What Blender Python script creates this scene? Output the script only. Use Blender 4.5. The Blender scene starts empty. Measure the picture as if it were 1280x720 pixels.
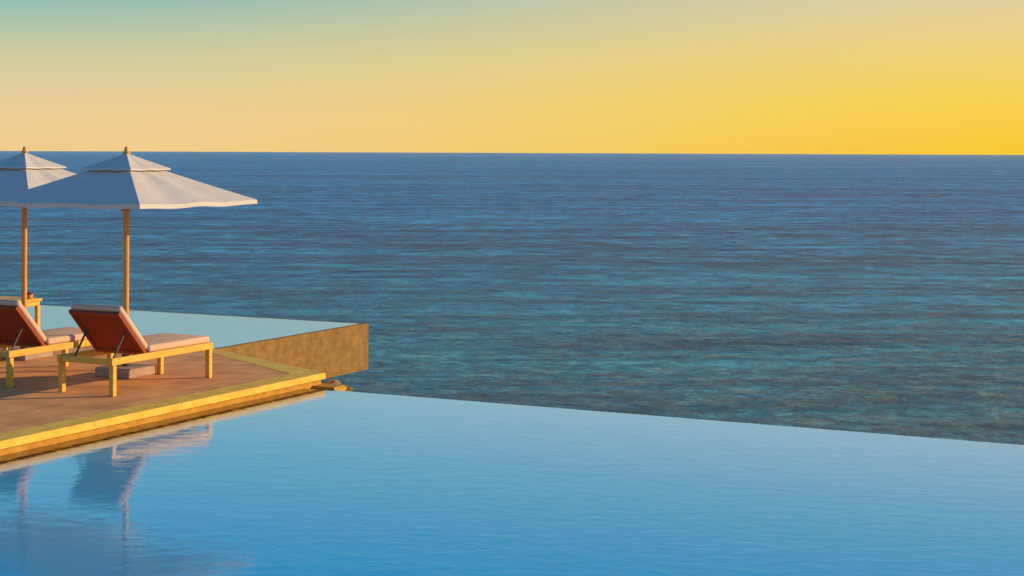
import bpy, bmesh, math, random
from mathutils import Vector, Matrix, noise
random.seed(3)
S=bpy.context.scene
A=Vector((0.449,0.8935,0)); B=Vector((-0.8935,0.449,0)); ROT=math.atan2(A.y,A.x)
DZ=0.15; H=3.05; SEA=-28.0
def lin(c): 
    return tuple((x/255/12.92 if x/255<=.04045 else ((x/255+.055)/1.055)**2.4) for x in c)+(1,)
# ---------- material helpers
def mat(name):
    m=bpy.data.materials.new(name); m.use_nodes=True
    nt=m.node_tree; return m,nt,nt.nodes['Principled BSDF'],nt.nodes['Material Output']
def N(nt,t,**k):
    n=nt.nodes.new(t)
    for a,b in k.items(): setattr(n,a,b)
    return n
def ramp(nt,fac,stops):
    r=N(nt,'ShaderNodeValToRGB'); e=r.color_ramp.elements
    while len(e)<len(stops): e.new(.5)
    for i,(p,c) in enumerate(stops): e[i].position=p; e[i].color=c
    nt.links.new(fac,r.inputs[0]); return r
def simple(name,c1,c2,scale=(8,8,8),rough=.6,bump=.1,det=6,spec=.4,bscale=None):
    m,nt,p,o=mat(name)
    tc=N(nt,'ShaderNodeTexCoord'); mp=N(nt,'ShaderNodeMapping'); mp.inputs['Scale'].default_value=scale
    nt.links.new(tc.outputs['Object'],mp.inputs[0])
    n=N(nt,'ShaderNodeTexNoise'); n.inputs['Scale'].default_value=1; n.inputs['Detail'].default_value=det; n.inputs['Roughness'].default_value=.6
    nt.links.new(mp.outputs[0],n.inputs['Vector'])
    r=ramp(nt,n.outputs['Fac'],[(.3,c1),(.7,c2)])
    nt.links.new(r.outputs[0],p.inputs['Base Color'])
    b=N(nt,'ShaderNodeBump'); b.inputs['Strength'].default_value=bump; b.inputs['Distance'].default_value=.01
    nt.links.new(n.outputs['Fac'],b.inputs['Height']); nt.links.new(b.outputs[0],p.inputs['Normal'])
    p.inputs['Roughness'].default_value=rough; p.inputs['Specular IOR Level'].default_value=spec
    return m
M_teak=simple('teak_wood',(.66,.34,.045,1),(.88,.54,.11,1),(3,40,40),.5,.15,spec=.25)
M_mahog=simple('mahogany_slats',(.26,.045,.022,1),(.36,.08,.035,1),(30,3,30),.6,.15,spec=.2)
M_pole=simple('pole_wood',(.52,.23,.05,1),(.74,.38,.10,1),(30,30,2),.5,.12)
M_cush=simple('cushion_fabric',(.62,.41,.30,1),(.74,.53,.41,1),(60,60,60),.9,.25,spec=.1)
M_rust=simple('sling_fabric',(.28,.045,.022,1),(.38,.075,.034,1),(80,80,80),.9,.25,spec=.1)
M_conc=simple('concrete',(.34,.24,.2,1),(.46,.34,.29,1),(9,9,9),.85,.3)
M_metal=simple('dark_metal',(.05,.04,.035,1),(.09,.07,.06,1),(9,9,9),.4,.05)
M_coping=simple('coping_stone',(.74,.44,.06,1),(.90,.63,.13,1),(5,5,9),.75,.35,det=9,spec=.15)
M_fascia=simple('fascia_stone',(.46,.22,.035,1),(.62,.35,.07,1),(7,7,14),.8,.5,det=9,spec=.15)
M_rock=simple('rock_stone',(.20,.10,.035,1),(.48,.28,.11,1),(9,9,9),.9,.9,det=10)
M_cliff=simple('cliff_rock',(.07,.055,.04,1),(.26,.2,.14,1),(.4,.4,.4),.95,1,det=12)
# fabric canopy
m,nt,p,o=mat('canopy_fabric'); M_can=m
p.inputs['Base Color'].default_value=(.80,.76,.74,1); p.inputs['Roughness'].default_value=.9; p.inputs['Specular IOR Level'].default_value=.1
tr=N(nt,'ShaderNodeBsdfTranslucent'); tr.inputs[0].default_value=(.75,.66,.6,1)
mx=N(nt,'ShaderNodeMixShader'); mx.inputs[0].default_value=.22
nn=N(nt,'ShaderNodeTexNoise'); nn.inputs['Scale'].default_value=3; nn.inputs['Detail'].default_value=4
tc=N(nt,'ShaderNodeTexCoord'); nt.links.new(tc.outputs['Object'],nn.inputs['Vector'])
b=N(nt,'ShaderNodeBump'); b.inputs['Strength'].default_value=.5; b.inputs['Distance'].default_value=.04
nt.links.new(nn.outputs['Fac'],b.inputs['Height']); nt.links.new(b.outputs[0],p.inputs['Normal'])
nt.links.new(p.outputs[0],mx.inputs[1]); nt.links.new(tr.outputs[0],mx.inputs[2]); nt.links.new(mx.outputs[0],o.inputs[0])
# deck
m,nt,p,o=mat('terrace_stone'); M_deck=m
g=N(nt,'ShaderNodeTexCoord'); mp=N(nt,'ShaderNodeMapping'); mp.inputs['Rotation'].default_value=(0,0,-ROT)
nt.links.new(g.outputs['Object'],mp.inputs[0])
br=N(nt,'ShaderNodeTexBrick'); br.inputs['Scale'].default_value=1; br.inputs['Brick Width'].default_value=1.2; br.inputs['Row Height'].default_value=.6
br.inputs['Mortar Size'].default_value=.006; br.inputs['Mortar Smooth'].default_value=.3
br.inputs['Color1'].default_value=(.82,.39,.15,1); br.inputs['Color2'].default_value=(.88,.44,.18,1); br.inputs['Mortar'].default_value=(.40,.18,.07,1)
nt.links.new(mp.outputs[0],br.inputs['Vector'])
n=N(nt,'ShaderNodeTexNoise'); n.inputs['Scale'].default_value=2.5; n.inputs['Detail'].default_value=10; nt.links.new(g.outputs['Object'],n.inputs['Vector'])
r=ramp(nt,n.outputs['Fac'],[(.3,(.72,.72,.72,1)),(.7,(1.05,1.03,1.0,1))])
mm=N(nt,'ShaderNodeMix',data_type='RGBA',blend_type='MULTIPLY'); mm.inputs[0].default_value=1
nt.links.new(br.outputs['Color'],mm.inputs[6]); nt.links.new(r.outputs[0],mm.inputs[7]); nt.links.new(mm.outputs[2],p.inputs['Base Color'])
p.inputs['Roughness'].default_value=.8; p.inputs['Specular IOR Level'].default_value=.12
b=N(nt,'ShaderNodeBump'); b.inputs['Strength'].default_value=.2; b.inputs['Distance'].default_value=.01
nt.links.new(n.outputs['Fac'],b.inputs['Height']); nt.links.new(b.outputs[0],p.inputs['Normal'])
# wall of upper pool : mottled brown stone
m,nt,p,o=mat('pool_wall_stone'); M_wall=m
g=N(nt,'ShaderNodeTexCoord')
n=N(nt,'ShaderNodeTexNoise'); n.inputs['Scale'].default_value=6; n.inputs['Detail'].default_value=12; n.inputs['Roughness'].default_value=.7
nt.links.new(g.outputs['Object'],n.inputs['Vector'])
r=ramp(nt,n.outputs['Fac'],[(.32,(.20,.115,.04,1)),(.5,(.26,.155,.055,1)),(.68,(.34,.21,.08,1))])
nt.links.new(r.outputs[0],p.inputs['Base Color']); p.inputs['Roughness'].default_value=.8; p.inputs['Specular IOR Level'].default_value=.12
b=N(nt,'ShaderNodeBump'); b.inputs['Strength'].default_value=.2; b.inputs['Distance'].default_value=.02
nt.links.new(n.outputs['Fac'],b.inputs['Height']); nt.links.new(b.outputs[0],p.inputs['Normal'])
# pool water
Eo=Vector((-2.43,21.9,0)); Ko=Eo-A*.42
def poolwater(name,col,st,painted_refl=False,ior=1.33):
    m,nt,p,o=mat(name)
    p.inputs['Base Color'].default_value=col; p.inputs['Roughness'].default_value=.02; p.inputs['IOR'].default_value=ior
    g=N(nt,'ShaderNodeTexCoord'); mp=N(nt,'ShaderNodeMapping'); mp.inputs['Rotation'].default_value=(0,0,.35); mp.inputs['Scale'].default_value=(1,1.6,1)
    nt.links.new(g.outputs['Object'],mp.inputs[0])
    n=N(nt,'ShaderNodeTexNoise'); n.inputs['Scale'].default_value=3.2; n.inputs['Detail'].default_value=5; n.inputs['Roughness'].default_value=.55; n.inputs['Distortion'].default_value=.6
    nt.links.new(mp.outputs[0],n.inputs['Vector'])
    b=N(nt,'ShaderNodeBump'); b.inputs['Strength'].default_value=st; b.inputs['Distance'].default_value=.03
    nt.links.new(n.outputs['Fac'],b.inputs['Height']); nt.links.new(b.outputs[0],p.inputs['Normal'])
    if painted_refl:
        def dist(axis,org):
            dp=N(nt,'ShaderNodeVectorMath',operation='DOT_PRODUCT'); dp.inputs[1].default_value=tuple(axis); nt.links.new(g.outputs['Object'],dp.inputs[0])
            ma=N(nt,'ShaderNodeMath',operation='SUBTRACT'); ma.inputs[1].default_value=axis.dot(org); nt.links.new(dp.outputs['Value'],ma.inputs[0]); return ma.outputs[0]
        # pale sky reflection painted into the water colour towards the overflow edge
        md=N(nt,'ShaderNodeMath',operation='MULTIPLY'); md.inputs[1].default_value=.08; nt.links.new(dist(-A,Ko),md.inputs[0])
        dr=ramp(nt,md.outputs[0],[(0,(.30,.66,.80,1)),(.3,(.09,.54,.78,1)),(.75,(.0,.42,.78,1))])
        # brown reflection of the terrace fascia, painted into the water colour
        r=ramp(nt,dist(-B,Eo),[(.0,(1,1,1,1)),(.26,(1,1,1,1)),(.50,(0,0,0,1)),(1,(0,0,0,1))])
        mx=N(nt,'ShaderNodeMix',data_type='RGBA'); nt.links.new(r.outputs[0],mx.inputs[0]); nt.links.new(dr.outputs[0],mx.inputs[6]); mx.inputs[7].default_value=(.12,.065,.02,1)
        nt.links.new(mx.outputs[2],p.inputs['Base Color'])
    return m
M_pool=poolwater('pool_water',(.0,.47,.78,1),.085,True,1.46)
M_pool2=poolwater('upper_pool_water',(.40,.66,.80,1),.07)
# sea
m,nt,p,o=mat('sea_water'); M_sea=m
nt.nodes.remove(p)
geo=N(nt,'ShaderNodeNewGeometry')
def mapn(rot,sc):
    mp=N(nt,'ShaderNodeMapping'); mp.inputs['Rotation'].default_value=(0,0,rot); mp.inputs['Scale'].default_value=sc
    nt.links.new(geo.outputs['Position'],mp.inputs[0]); return mp
def nz(mp,sc,det,ro=.5,dis=0):
    n=N(nt,'ShaderNodeTexNoise'); n.inputs['Scale'].default_value=sc; n.inputs['Detail'].default_value=det; n.inputs['Roughness'].default_value=ro; n.inputs['Distortion'].default_value=dis
    nt.links.new(mp.outputs[0],n.inputs['Vector']); return n
fine=nz(mapn(.12,(.8,1.0,1)),.20,7,.70,.3)
chopn=nz(mapn(.15,(.8,.8,1)),.55,5,.7,.2)
chopf=nz(mapn(.10,(.6,.7,1)),.16,6,.8,0)
ridge=nz(mapn(-.16,(.18,1,1)),.075,3,.5,.6)
swell=nz(mapn(-.10,(.14,1,1)),.026,4,.5,.5)
big=nz(mapn(.05,(.12,1,1)),.004,5,.6,.5)
b1=N(nt,'ShaderNodeBump'); b1.inputs['Strength'].default_value=1; b1.inputs['Distance'].default_value=11
nt.links.new(swell.outputs['Fac'],b1.inputs['Height'])
b15=N(nt,'ShaderNodeBump'); b15.inputs['Strength'].default_value=1; b15.inputs['Distance'].default_value=4
nt.links.new(ridge.outputs['Fac'],b15.inputs['Height']); nt.links.new(b1.outputs[0],b15.inputs['Normal'])
b2=N(nt,'ShaderNodeBump'); b2.inputs['Strength'].default_value=1; b2.inputs['Distance'].default_value=4.0
nt.links.new(fine.outputs['Fac'],b2.inputs['Height']); nt.links.new(b15.outputs[0],b2.inputs['Normal'])
def mul(a,b_):
    mm=N(nt,'ShaderNodeMix',data_type='RGBA',blend_type='MULTIPLY'); mm.inputs[0].default_value=1
    nt.links.new(a,mm.inputs[6]); nt.links.new(b_,mm.inputs[7]); return mm.outputs[2]
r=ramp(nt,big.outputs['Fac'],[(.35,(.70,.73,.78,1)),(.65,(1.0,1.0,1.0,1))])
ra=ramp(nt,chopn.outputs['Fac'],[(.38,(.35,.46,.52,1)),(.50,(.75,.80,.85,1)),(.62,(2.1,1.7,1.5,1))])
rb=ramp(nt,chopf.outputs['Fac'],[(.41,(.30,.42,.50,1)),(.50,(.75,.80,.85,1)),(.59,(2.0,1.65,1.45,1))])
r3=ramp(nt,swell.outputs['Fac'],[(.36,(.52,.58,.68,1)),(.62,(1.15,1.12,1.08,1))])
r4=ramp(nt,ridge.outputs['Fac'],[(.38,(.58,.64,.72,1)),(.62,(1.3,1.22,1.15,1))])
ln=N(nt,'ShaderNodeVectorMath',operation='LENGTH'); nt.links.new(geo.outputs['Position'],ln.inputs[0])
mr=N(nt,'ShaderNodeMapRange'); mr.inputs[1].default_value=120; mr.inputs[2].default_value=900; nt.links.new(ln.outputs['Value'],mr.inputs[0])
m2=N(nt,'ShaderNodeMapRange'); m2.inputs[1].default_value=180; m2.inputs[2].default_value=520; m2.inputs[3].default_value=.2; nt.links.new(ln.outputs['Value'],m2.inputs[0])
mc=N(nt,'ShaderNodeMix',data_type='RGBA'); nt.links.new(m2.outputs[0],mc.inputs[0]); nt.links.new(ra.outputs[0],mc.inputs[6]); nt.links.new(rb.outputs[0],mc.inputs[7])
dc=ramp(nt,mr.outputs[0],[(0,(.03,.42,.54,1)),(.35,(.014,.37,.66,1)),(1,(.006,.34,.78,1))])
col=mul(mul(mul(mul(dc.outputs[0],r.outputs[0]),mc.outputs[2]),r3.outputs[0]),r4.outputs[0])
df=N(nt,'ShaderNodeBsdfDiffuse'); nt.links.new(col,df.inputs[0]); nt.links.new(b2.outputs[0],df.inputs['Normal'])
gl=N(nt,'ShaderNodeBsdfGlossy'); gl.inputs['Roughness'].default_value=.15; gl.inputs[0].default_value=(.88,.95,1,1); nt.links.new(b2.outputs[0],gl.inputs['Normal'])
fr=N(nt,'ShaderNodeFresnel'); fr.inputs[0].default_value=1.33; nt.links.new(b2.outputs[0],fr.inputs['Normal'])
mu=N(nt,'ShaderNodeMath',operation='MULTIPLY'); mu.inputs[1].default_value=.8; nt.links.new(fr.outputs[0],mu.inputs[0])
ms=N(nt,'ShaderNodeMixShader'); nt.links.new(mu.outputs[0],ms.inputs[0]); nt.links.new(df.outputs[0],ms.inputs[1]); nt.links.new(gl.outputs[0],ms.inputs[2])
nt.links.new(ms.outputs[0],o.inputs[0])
# ---------- mesh helpers
def obj(name,bm,mt,parent=None,smooth=False):
    me=bpy.data.meshes.new(name); bm.normal_update(); bm.to_mesh(me); bm.free()
    ob=bpy.data.objects.new(name,me); S.collection.objects.link(ob)
    for x in (mt if isinstance(mt,list) else [mt]): me.materials.append(x)
    if smooth:
        for f in me.polygons: f.use_smooth=True
    if parent: ob.parent=parent
    return ob
def empty(name,loc,rot=0):
    e=bpy.data.objects.new(name,None); e.location=loc; e.rotation_euler=(0,0,rot); S.collection.objects.link(e); e.empty_display_size=.2; return e
def box(name,mt,parent,lo,hi,bev=.006,seg=2,M=None,smooth=False):
    bm=bmesh.new(); bmesh.ops.create_cube(bm,size=1)
    lo=Vector(lo);hi=Vector(hi)
    for v in bm.verts:
        v.co=Vector(((lo[i]+hi[i])/2+v.co[i]*(hi[i]-lo[i])) for i in range(3))
    if bev: bmesh.ops.bevel(bm,geom=bm.edges[:],offset=bev,segments=seg,affect='EDGES',profile=.5)
    if M: bmesh.ops.transform(bm,matrix=M,verts=bm.verts)
    return obj(name,bm,mt,parent,smooth)
def prism(name,pts,z0,z1,mt,parent=None,bev=0):
    bm=bmesh.new(); vs=[bm.verts.new((x,y,z1)) for x,y in pts]; f=bm.faces.new(vs)
    r=bmesh.ops.extrude_face_region(bm,geom=[f])
    for v in r['geom']:
        if isinstance(v,bmesh.types.BMVert): v.co.z=z0
    bmesh.ops.recalc_face_normals(bm,faces=bm.faces)
    if bev: bmesh.ops.bevel(bm,geom=[e for e in bm.edges if all(abs(v.co.z-z1)<1e-5 for v in e.verts)],offset=bev,segments=3,affect='EDGES')
    return obj(name,bm,mt,parent)
def tube(name,mt,parent,a,b_,r1,r2=None,seg=16):
    a=Vector(a);b_=Vector(b_); r2=r1 if r2 is None else r2
    bm=bmesh.new(); d=b_-a
    M=Matrix.Translation((a+b_)/2)@d.to_track_quat('Z','Y').to_matrix().to_4x4()
    bmesh.ops.create_cone(bm,cap_ends=True,segments=seg,radius1=r1,radius2=r2,depth=d.length,matrix=M)
    return obj(name,bm,mt,parent,False)
# ---------- layout points
def P(v): return (v.x,v.y)
E=Vector((-2.43,21.9,0)); C2=Vector((-2.42,28.3,0))
Q=C2-A*4.25                        # keep the side wall exactly parallel to A
farL=C2+B*30; nearL=Q+B*30
K=E-A*0.42                         # where infinity edge meets terrace
R=K-B*24                           # far right end of infinity edge
# terrace
ter=empty('terrace',(0,0,0))
back=E-A*45
prism('paving',[P(x) for x in [back+B*.35,E+B*.35-A*.30,Q-A*.30-B*.0,nearL-A*.30,back+B*40]],-.3,DZ,M_deck,ter)
def strip(name,a,b_,n,w,z0,z1,mt,par,bev=.012,ex=0):
    t=(b_-a).normalized(); a=a-t*ex;b_=b_+t*ex
    return prism(name,[P(a),P(b_),P(b_+n*w),P(a+n*w)],z0,z1,mt,par,bev)
t0=0; i=0; Ltot=(E-back).length
while t0<Ltot-.01:
    t1=min(t0+1.5,Ltot)
    strip('edge_coping_%d'%i,E-A*(t0+.002),E-A*(t1-.002),B,.346,DZ-.075,DZ+.006+random.uniform(-.001,.001),M_coping,ter,.008); t0=t1; i+=1
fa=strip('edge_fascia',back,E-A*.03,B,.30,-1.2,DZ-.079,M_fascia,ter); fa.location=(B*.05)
prism('prow_coping',[P(E),P(Q),P(Q-A*.298),P(E+B*.348-A*.298),P(E+B*.348)],DZ-.08,DZ+.003,M_coping,ter,.01)
strip('waterside_coping',Q+B*.004,nearL,-A,.296,DZ-.08,DZ+.004,M_coping,ter,.01)
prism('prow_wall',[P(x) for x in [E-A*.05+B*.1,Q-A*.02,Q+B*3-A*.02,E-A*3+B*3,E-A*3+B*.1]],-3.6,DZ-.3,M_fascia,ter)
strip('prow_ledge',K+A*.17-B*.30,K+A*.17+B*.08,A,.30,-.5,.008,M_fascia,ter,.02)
# main pool
mp_=empty('infinity_pool',(0,0,0))
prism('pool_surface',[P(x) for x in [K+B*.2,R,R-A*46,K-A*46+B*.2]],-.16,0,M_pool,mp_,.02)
strip('overflow_wall',K+B*.2,R,A,.16,-3.6,-.02,M_pool,mp_,.01)
strip('retaining_wall',K+B*.2+A*.165,R,A,.25,-4.5,-.9,M_fascia,mp_,.01)
# upper pool
up=empty('infinity_pool',(0,0,0))
wz=DZ-.004
prism('pool_surface',[P(x) for x in [Q+A*.004+B*.10,C2+B*.10-A*.10,farL-A*.10,nearL+A*.004]],-.1,wz,M_pool2,up)
strip('side_wall',Q+A*.003,C2,B,.098,DZ-.78,wz+.003,M_wall,up,.008)
strip('far_wall',C2+B*.1,farL,-A,.098,DZ-.78,wz-.003,M_wall,up,.008)
prism('basin_underside',[P(x) for x in [Q+B*.11+A*.01,C2+B*.11-A*.11,farL-A*.11,nearL+A*.01]],DZ-.76,-.105,M_wall,up)
prism('support_wall',[P(x) for x in [Q+B*1.2,C2+B*1.2-A*1.2,farL-A*1.2,nearL]],-4.5,DZ-.765,M_fascia,up)
# ---------- loungers
def lounger(origin,dr=0):
    e=empty('sun_lounger',(origin.x,origin.y,DZ+.001),ROT+dr)
    W=.84; L=1.92; lw=.065
    for i,(x,y) in enumerate([(0,0),(0,W-lw),(L-lw,0),(L-lw,W-lw)]):
        box('leg_%d'%(i+1),M_teak,e,(x,y,0),(x+lw,y+lw,.365))
    for i,y in enumerate((0,W-.045)): box('side_rail_%d'%(i+1),M_teak,e,(-.02,y-.002,.367),(L+.02,y+.047,.45))
    box('head_rail',M_teak,e,(-.01,.05,.37),(.045,W-.05,.44)); box('foot_rail',M_teak,e,(L-.045,.05,.37),(L+.01,W-.05,.44))
    x=.68; i=0
    while x<L-.1:
        box('seat_slat_%d'%i,M_teak,e,(x,.05,.41),(x+.07,W-.05,.435),.003); x+=.095; i+=1
    box('seat_cushion',M_cush,e,(.70,.03,.445),(L+.0,W-.03,.535),.035,4,smooth=True)
    hx,hz=.66,.44; ang=math.radians(46.5)
    d=Vector((-math.cos(ang),0,math.sin(ang))); nrm=Vector((math.sin(ang),0,math.cos(ang)))
    M=Matrix((( d.x,0,nrm.x,hx),(0,1,0,0),(d.z,0,nrm.z,hz),(0,0,0,1)))
    LB=.74
    for i,y in enumerate((.035,W-.085)): box('back_stile_%d'%(i+1),M_mahog,e,(0,y,-.03),(LB,y+.05,.015),.005,2,M)
    box('back_top_rail',M_mahog,e,(LB-.06,.087,-.028),(LB-.002,W-.087,.013),.005,2,M)
    box('back_bottom_rail',M_mahog,e,(.002,.087,-.028),(.05,W-.087,.013),.005,2,M)
    box('back_sling',M_rust,e,(.052,.087,-.012),(LB-.062,W-.087,.008),.002,1,M)
    box('back_cushion',M_cush,e,(.03,.035,.018),(LB+.03,W-.035,.10),.035,4,M,True)
    for i,y in enumerate((.115,W-.14)):
        a=M@Vector((.42,y,-.03))
        tube('strut_%d'%(i+1),M_metal,e,a,(.12,y,.40),.013)
    tube('strut_bar',M_metal,e,(.12,.05,.40),(.12,W-.05,.40),.012)
    return e
LA=Vector((-4.69,19.7,0))
lounger(LA); lounger(LA+B*1.6,.0); lounger(LA+B*3.7+A*.3,.0)
# side table with lantern behind the far lounger
e=empty('side_table',(-7.50,24.75,DZ+.001),ROT)
for i in range(5): box('top_slat_%d'%i,M_teak,e,(-.38,-.38+i*.154,.66),(.38,-.38+i*.154+.146,.70))
for i,(x,y) in enumerate([(-.36,-.36),(.30,-.36),(-.36,.30),(.30,.30)]): box('leg_%d'%(i+1),M_teak,e,(x,y,0),(x+.06,y+.06,.59))
for i,y in enumerate((-.35,.31)): box('apron_%d'%(i+1),M_teak,e,(-.36,y,.592),(.36,y+.04,.658))
tube('lantern_body',M_pole,e,(.25,-.25,.702),(.25,-.25,.765),.045,.05); tube('lantern_cap',M_metal,e,(.25,-.25,.766),(.25,-.25,.795),.055,.02)
# ---------- umbrellas
def umbrella(x,y,dr=0):
    e=empty('patio_umbrella',(x,y,DZ+.001),ROT+dr)
    s=1.20
    def canopy(name,s,zp,drop,nr,scal,t0=0):
        bm=bmesh.new(); NA=64; rows=[]
        for j in range(nr+1):
            t=t0+(1-t0)*j/nr; row=[]
            for i in range(NA):
                th=2*math.pi*i/NA
                R_=s/max(abs(math.cos(th)),abs(math.sin(th)))
                ph=(th/(math.pi/4))%1; sg=math.sin(math.pi*ph)
                rr=R_*t*(1-scal*sg*t*t)
                z=zp-drop*(t**.93)-.06*sg*sg*t*(1.3-t)*(s/1.2)
                row.append(bm.verts.new((rr*math.cos(th),rr*math.sin(th),z)))
            rows.append(row)
        for j in range(nr):
            for i in range(NA):
                i2=(i+1)%NA
                bm.faces.new((rows[j][i],rows[j+1][i],rows[j+1][i2],rows[j][i2]))
        hem=[bm.verts.new((v.co.x*1.0,v.co.y*1.0,v.co.z-.045*s)) for v in rows[-1]]
        for i in range(NA):
            i2=(i+1)%NA; bm.faces.new((rows[-1][i],hem[i],hem[i2],rows[-1][i2]))
        bmesh.ops.remove_doubles(bm,verts=bm.verts,dist=.0005)
        o_=obj(name,bm,M_can,e,True)
        md=o_.modifiers.new('s','SOLIDIFY'); md.thickness=.004
        o_.modifiers.new('e','EDGE_SPLIT').split_angle=math.radians(20)
        return o_
    canopy('canopy',s,2.82,.56,14,.018,.12)
    canopy('canopy_vent',.40,2.878,.205,6,.03,.02)
    tube('pole',M_pole,e,(0,0,.05),(0,0,2.87),.040,.036,20)
    tube('finial_base',M_pole,e,(0,0,2.872),(0,0,2.895),.05,.05,20)
    tube('finial',M_pole,e,(0,0,2.896),(0,0,2.955),.034,.018,20)
    tube('hub',M_pole,e,(0,0,2.62),(0,0,2.70),.065,.065,16); tube('runner',M_pole,e,(0,0,2.12),(0,0,2.20),.065,.065,16)
    for i in range(8):
        th=i*math.pi/4; R_=s/max(abs(math.cos(th)),abs(math.sin(th)))
        c,sn=math.cos(th),math.sin(th)
        tube('rib_%d'%i,M_pole,e,(c*.05,sn*.05,2.72),(c*R_*.98,sn*R_*.98,2.235),.011)
        tube('rib_strut_%d'%i,M_pole,e,(c*.05,sn*.05,2.17),(c*R_*.5,sn*R_*.5,2.46),.010)
    box('base',M_conc,e,(-.28,-.28,0),(.28,.28,.12),.02,3); tube('base_sleeve',M_metal,e,(0,0,.12),(0,0,.40),.05)
    return e
umbrella(-4.98,21.6); umbrella(-6.82,23.4)
# ---------- rocks at prow
def rock(x,y,z,s,sd):
    bm=bmesh.new(); bmesh.ops.create_icosphere(bm,subdivisions=4,radius=1)
    for v in bm.verts:
        q=v.co*1.1+Vector((sd*7,sd*3,sd)); f=1+.35*noise.noise(q)+.18*noise.noise(q*2.7)+.06*noise.noise(q*7)
        v.co=Vector((v.co.x*s*1.5*f,v.co.y*s*f,v.co.z*s*.6*f))
    o_=obj('rock',bm,M_rock,None,False); o_.location=(x,y,z); o_.rotation_euler=(0,0,sd*1.3); return o_
rock(-2.36,22.05,-.04,.12,1); rock(-2.20,21.85,-.05,.09,2.3)
# ---------- cliff
bm=bmesh.new()
poly=[K+A*.2,R+A*.2,R-A*60,K-A*60+B*45,farL-A*1,C2+B*1-A*1,Q+B*1]
def sd(px,py):
    d=1e9; ins=False; n=len(poly)
    for i in range(n):
        a=poly[i];b_=poly[(i+1)%n]; ex,ey=b_.x-a.x,b_.y-a.y
        t=max(0,min(1,((px-a.x)*ex+(py-a.y)*ey)/(ex*ex+ey*ey)))
        d=min(d,math.hypot(px-a.x-t*ex,py-a.y-t*ey))
        if (a.y>py)!=(b_.y>py) and px<(b_.x-a.x)*(py-a.y)/(b_.y-a.y)+a.x: ins=not ins
    return -d if ins else d
NX=110;NY=110; gr=[]
for j in range(NY+1):
    row=[]
    for i in range(NX+1):
        x=-95+i*160/NX; y=-75+j*145/NY; D=sd(x,y)
        nv=noise.fractal(Vector((x*.12,y*.12,0)),1,2,5)
        z=-3.8 if D<0 else -3.8-D*1.9-abs(nv)*3*min(1,D/3)
        row.append(bm.verts.new((x+ (noise.noise(Vector((x,y,9))*.3)*.8 if D>0 else 0),y,max(z,-36))))
    gr.append(row)
for j in range(NY):
    for i in range(NX): bm.faces.new((gr[j][i],gr[j][i+1],gr[j+1][i+1],gr[j+1][i]))
obj('cliff',bm,M_cliff)
# ---------- sea
bm=bmesh.new(); L_=110000
f=bm.faces.new([bm.verts.new(v) for v in [(-L_,-L_,SEA),(L_,-L_,SEA),(L_,L_,SEA),(-L_,L_,SEA)]])
obj('sea',bm,M_sea)
# ---------- world
SAZ=math.radians(78); SEL=math.radians(15)
w=bpy.data.worlds.new('World'); S.world=w; w.use_nodes=True; nt=w.node_tree; bg=nt.nodes['Background']
tc=N(nt,'ShaderNodeTexCoord'); sx=N(nt,'ShaderNodeSeparateXYZ'); nt.links.new(tc.outputs['Generated'],sx.inputs[0])
def stops(l): return [(z,lin(c)) for z,c in l]
left=ramp(nt,sx.outputs['Z'],stops([(0,(243,207,145)),(.02,(240,208,152)),(.055,(208,206,162)),(.09,(138,188,182)),(.15,(155,207,222)),(.28,(28,146,220)),(.5,(50,125,185)),(1,(38,85,140))]))
right=ramp(nt,sx.outputs['Z'],stops([(0,(251,203,48)),(.03,(251,210,75)),(.06,(242,212,120)),(.09,(228,209,158)),(.15,(196,216,220)),(.28,(50,156,216)),(.5,(72,138,190)),(1,(38,85,140))]))
mr=N(nt,'ShaderNodeMapRange',interpolation_type='SMOOTHSTEP'); mr.inputs[1].default_value=-.34; mr.inputs[2].default_value=.34; nt.links.new(sx.outputs['X'],mr.inputs[0])
mx=N(nt,'ShaderNodeMix',data_type='RGBA'); nt.links.new(mr.outputs[0],mx.inputs[0]); nt.links.new(left.outputs[0],mx.inputs[6]); nt.links.new(right.outputs[0],mx.inputs[7])
sky=N(nt,'ShaderNodeTexSky',sky_type='NISHITA'); sky.sun_disc=False; sky.sun_elevation=SEL; sky.sun_rotation=SAZ
bg2=N(nt,'ShaderNodeBackground'); bg2.inputs[1].default_value=.002; nt.links.new(sky.outputs[0],bg2.inputs[0])
nt.links.new(mx.outputs[2],bg.inputs[0]); bg.inputs[1].default_value=.97
ad=N(nt,'ShaderNodeAddShader'); nt.links.new(bg.outputs[0],ad.inputs[0]); nt.links.new(bg2.outputs[0],ad.inputs[1]); nt.links.new(ad.outputs[0],nt.nodes['World Output'].inputs[0])
sl=bpy.data.lights.new('sun','SUN'); sl.energy=5; sl.angle=math.radians(.6); sl.color=(1,.69,.33)
so=bpy.data.objects.new('sun',sl); S.collection.objects.link(so)
sd_=Vector((math.sin(SAZ)*math.cos(SEL),math.cos(SAZ)*math.cos(SEL),math.sin(SEL)))
so.rotation_euler=sd_.to_track_quat('Z','Y').to_euler(); so.location=sd_*50
# ---------- camera
c=bpy.data.cameras.new('camera'); co=bpy.data.objects.new('camera',c); S.collection.objects.link(co); S.camera=co
c.sensor_width=36; c.lens=2090/1280*36; c.shift_y=-169.5/1280; c.clip_start=.1; c.clip_end=400000
co.matrix_world=Matrix.Translation((0,0,H))@Matrix.Rotation(math.radians(90),4,'X')@Matrix.Rotation(math.radians(.22),4,'Z')
S.view_settings.view_transform='Standard'; S.view_settings.look='None'; S.view_settings.exposure=0
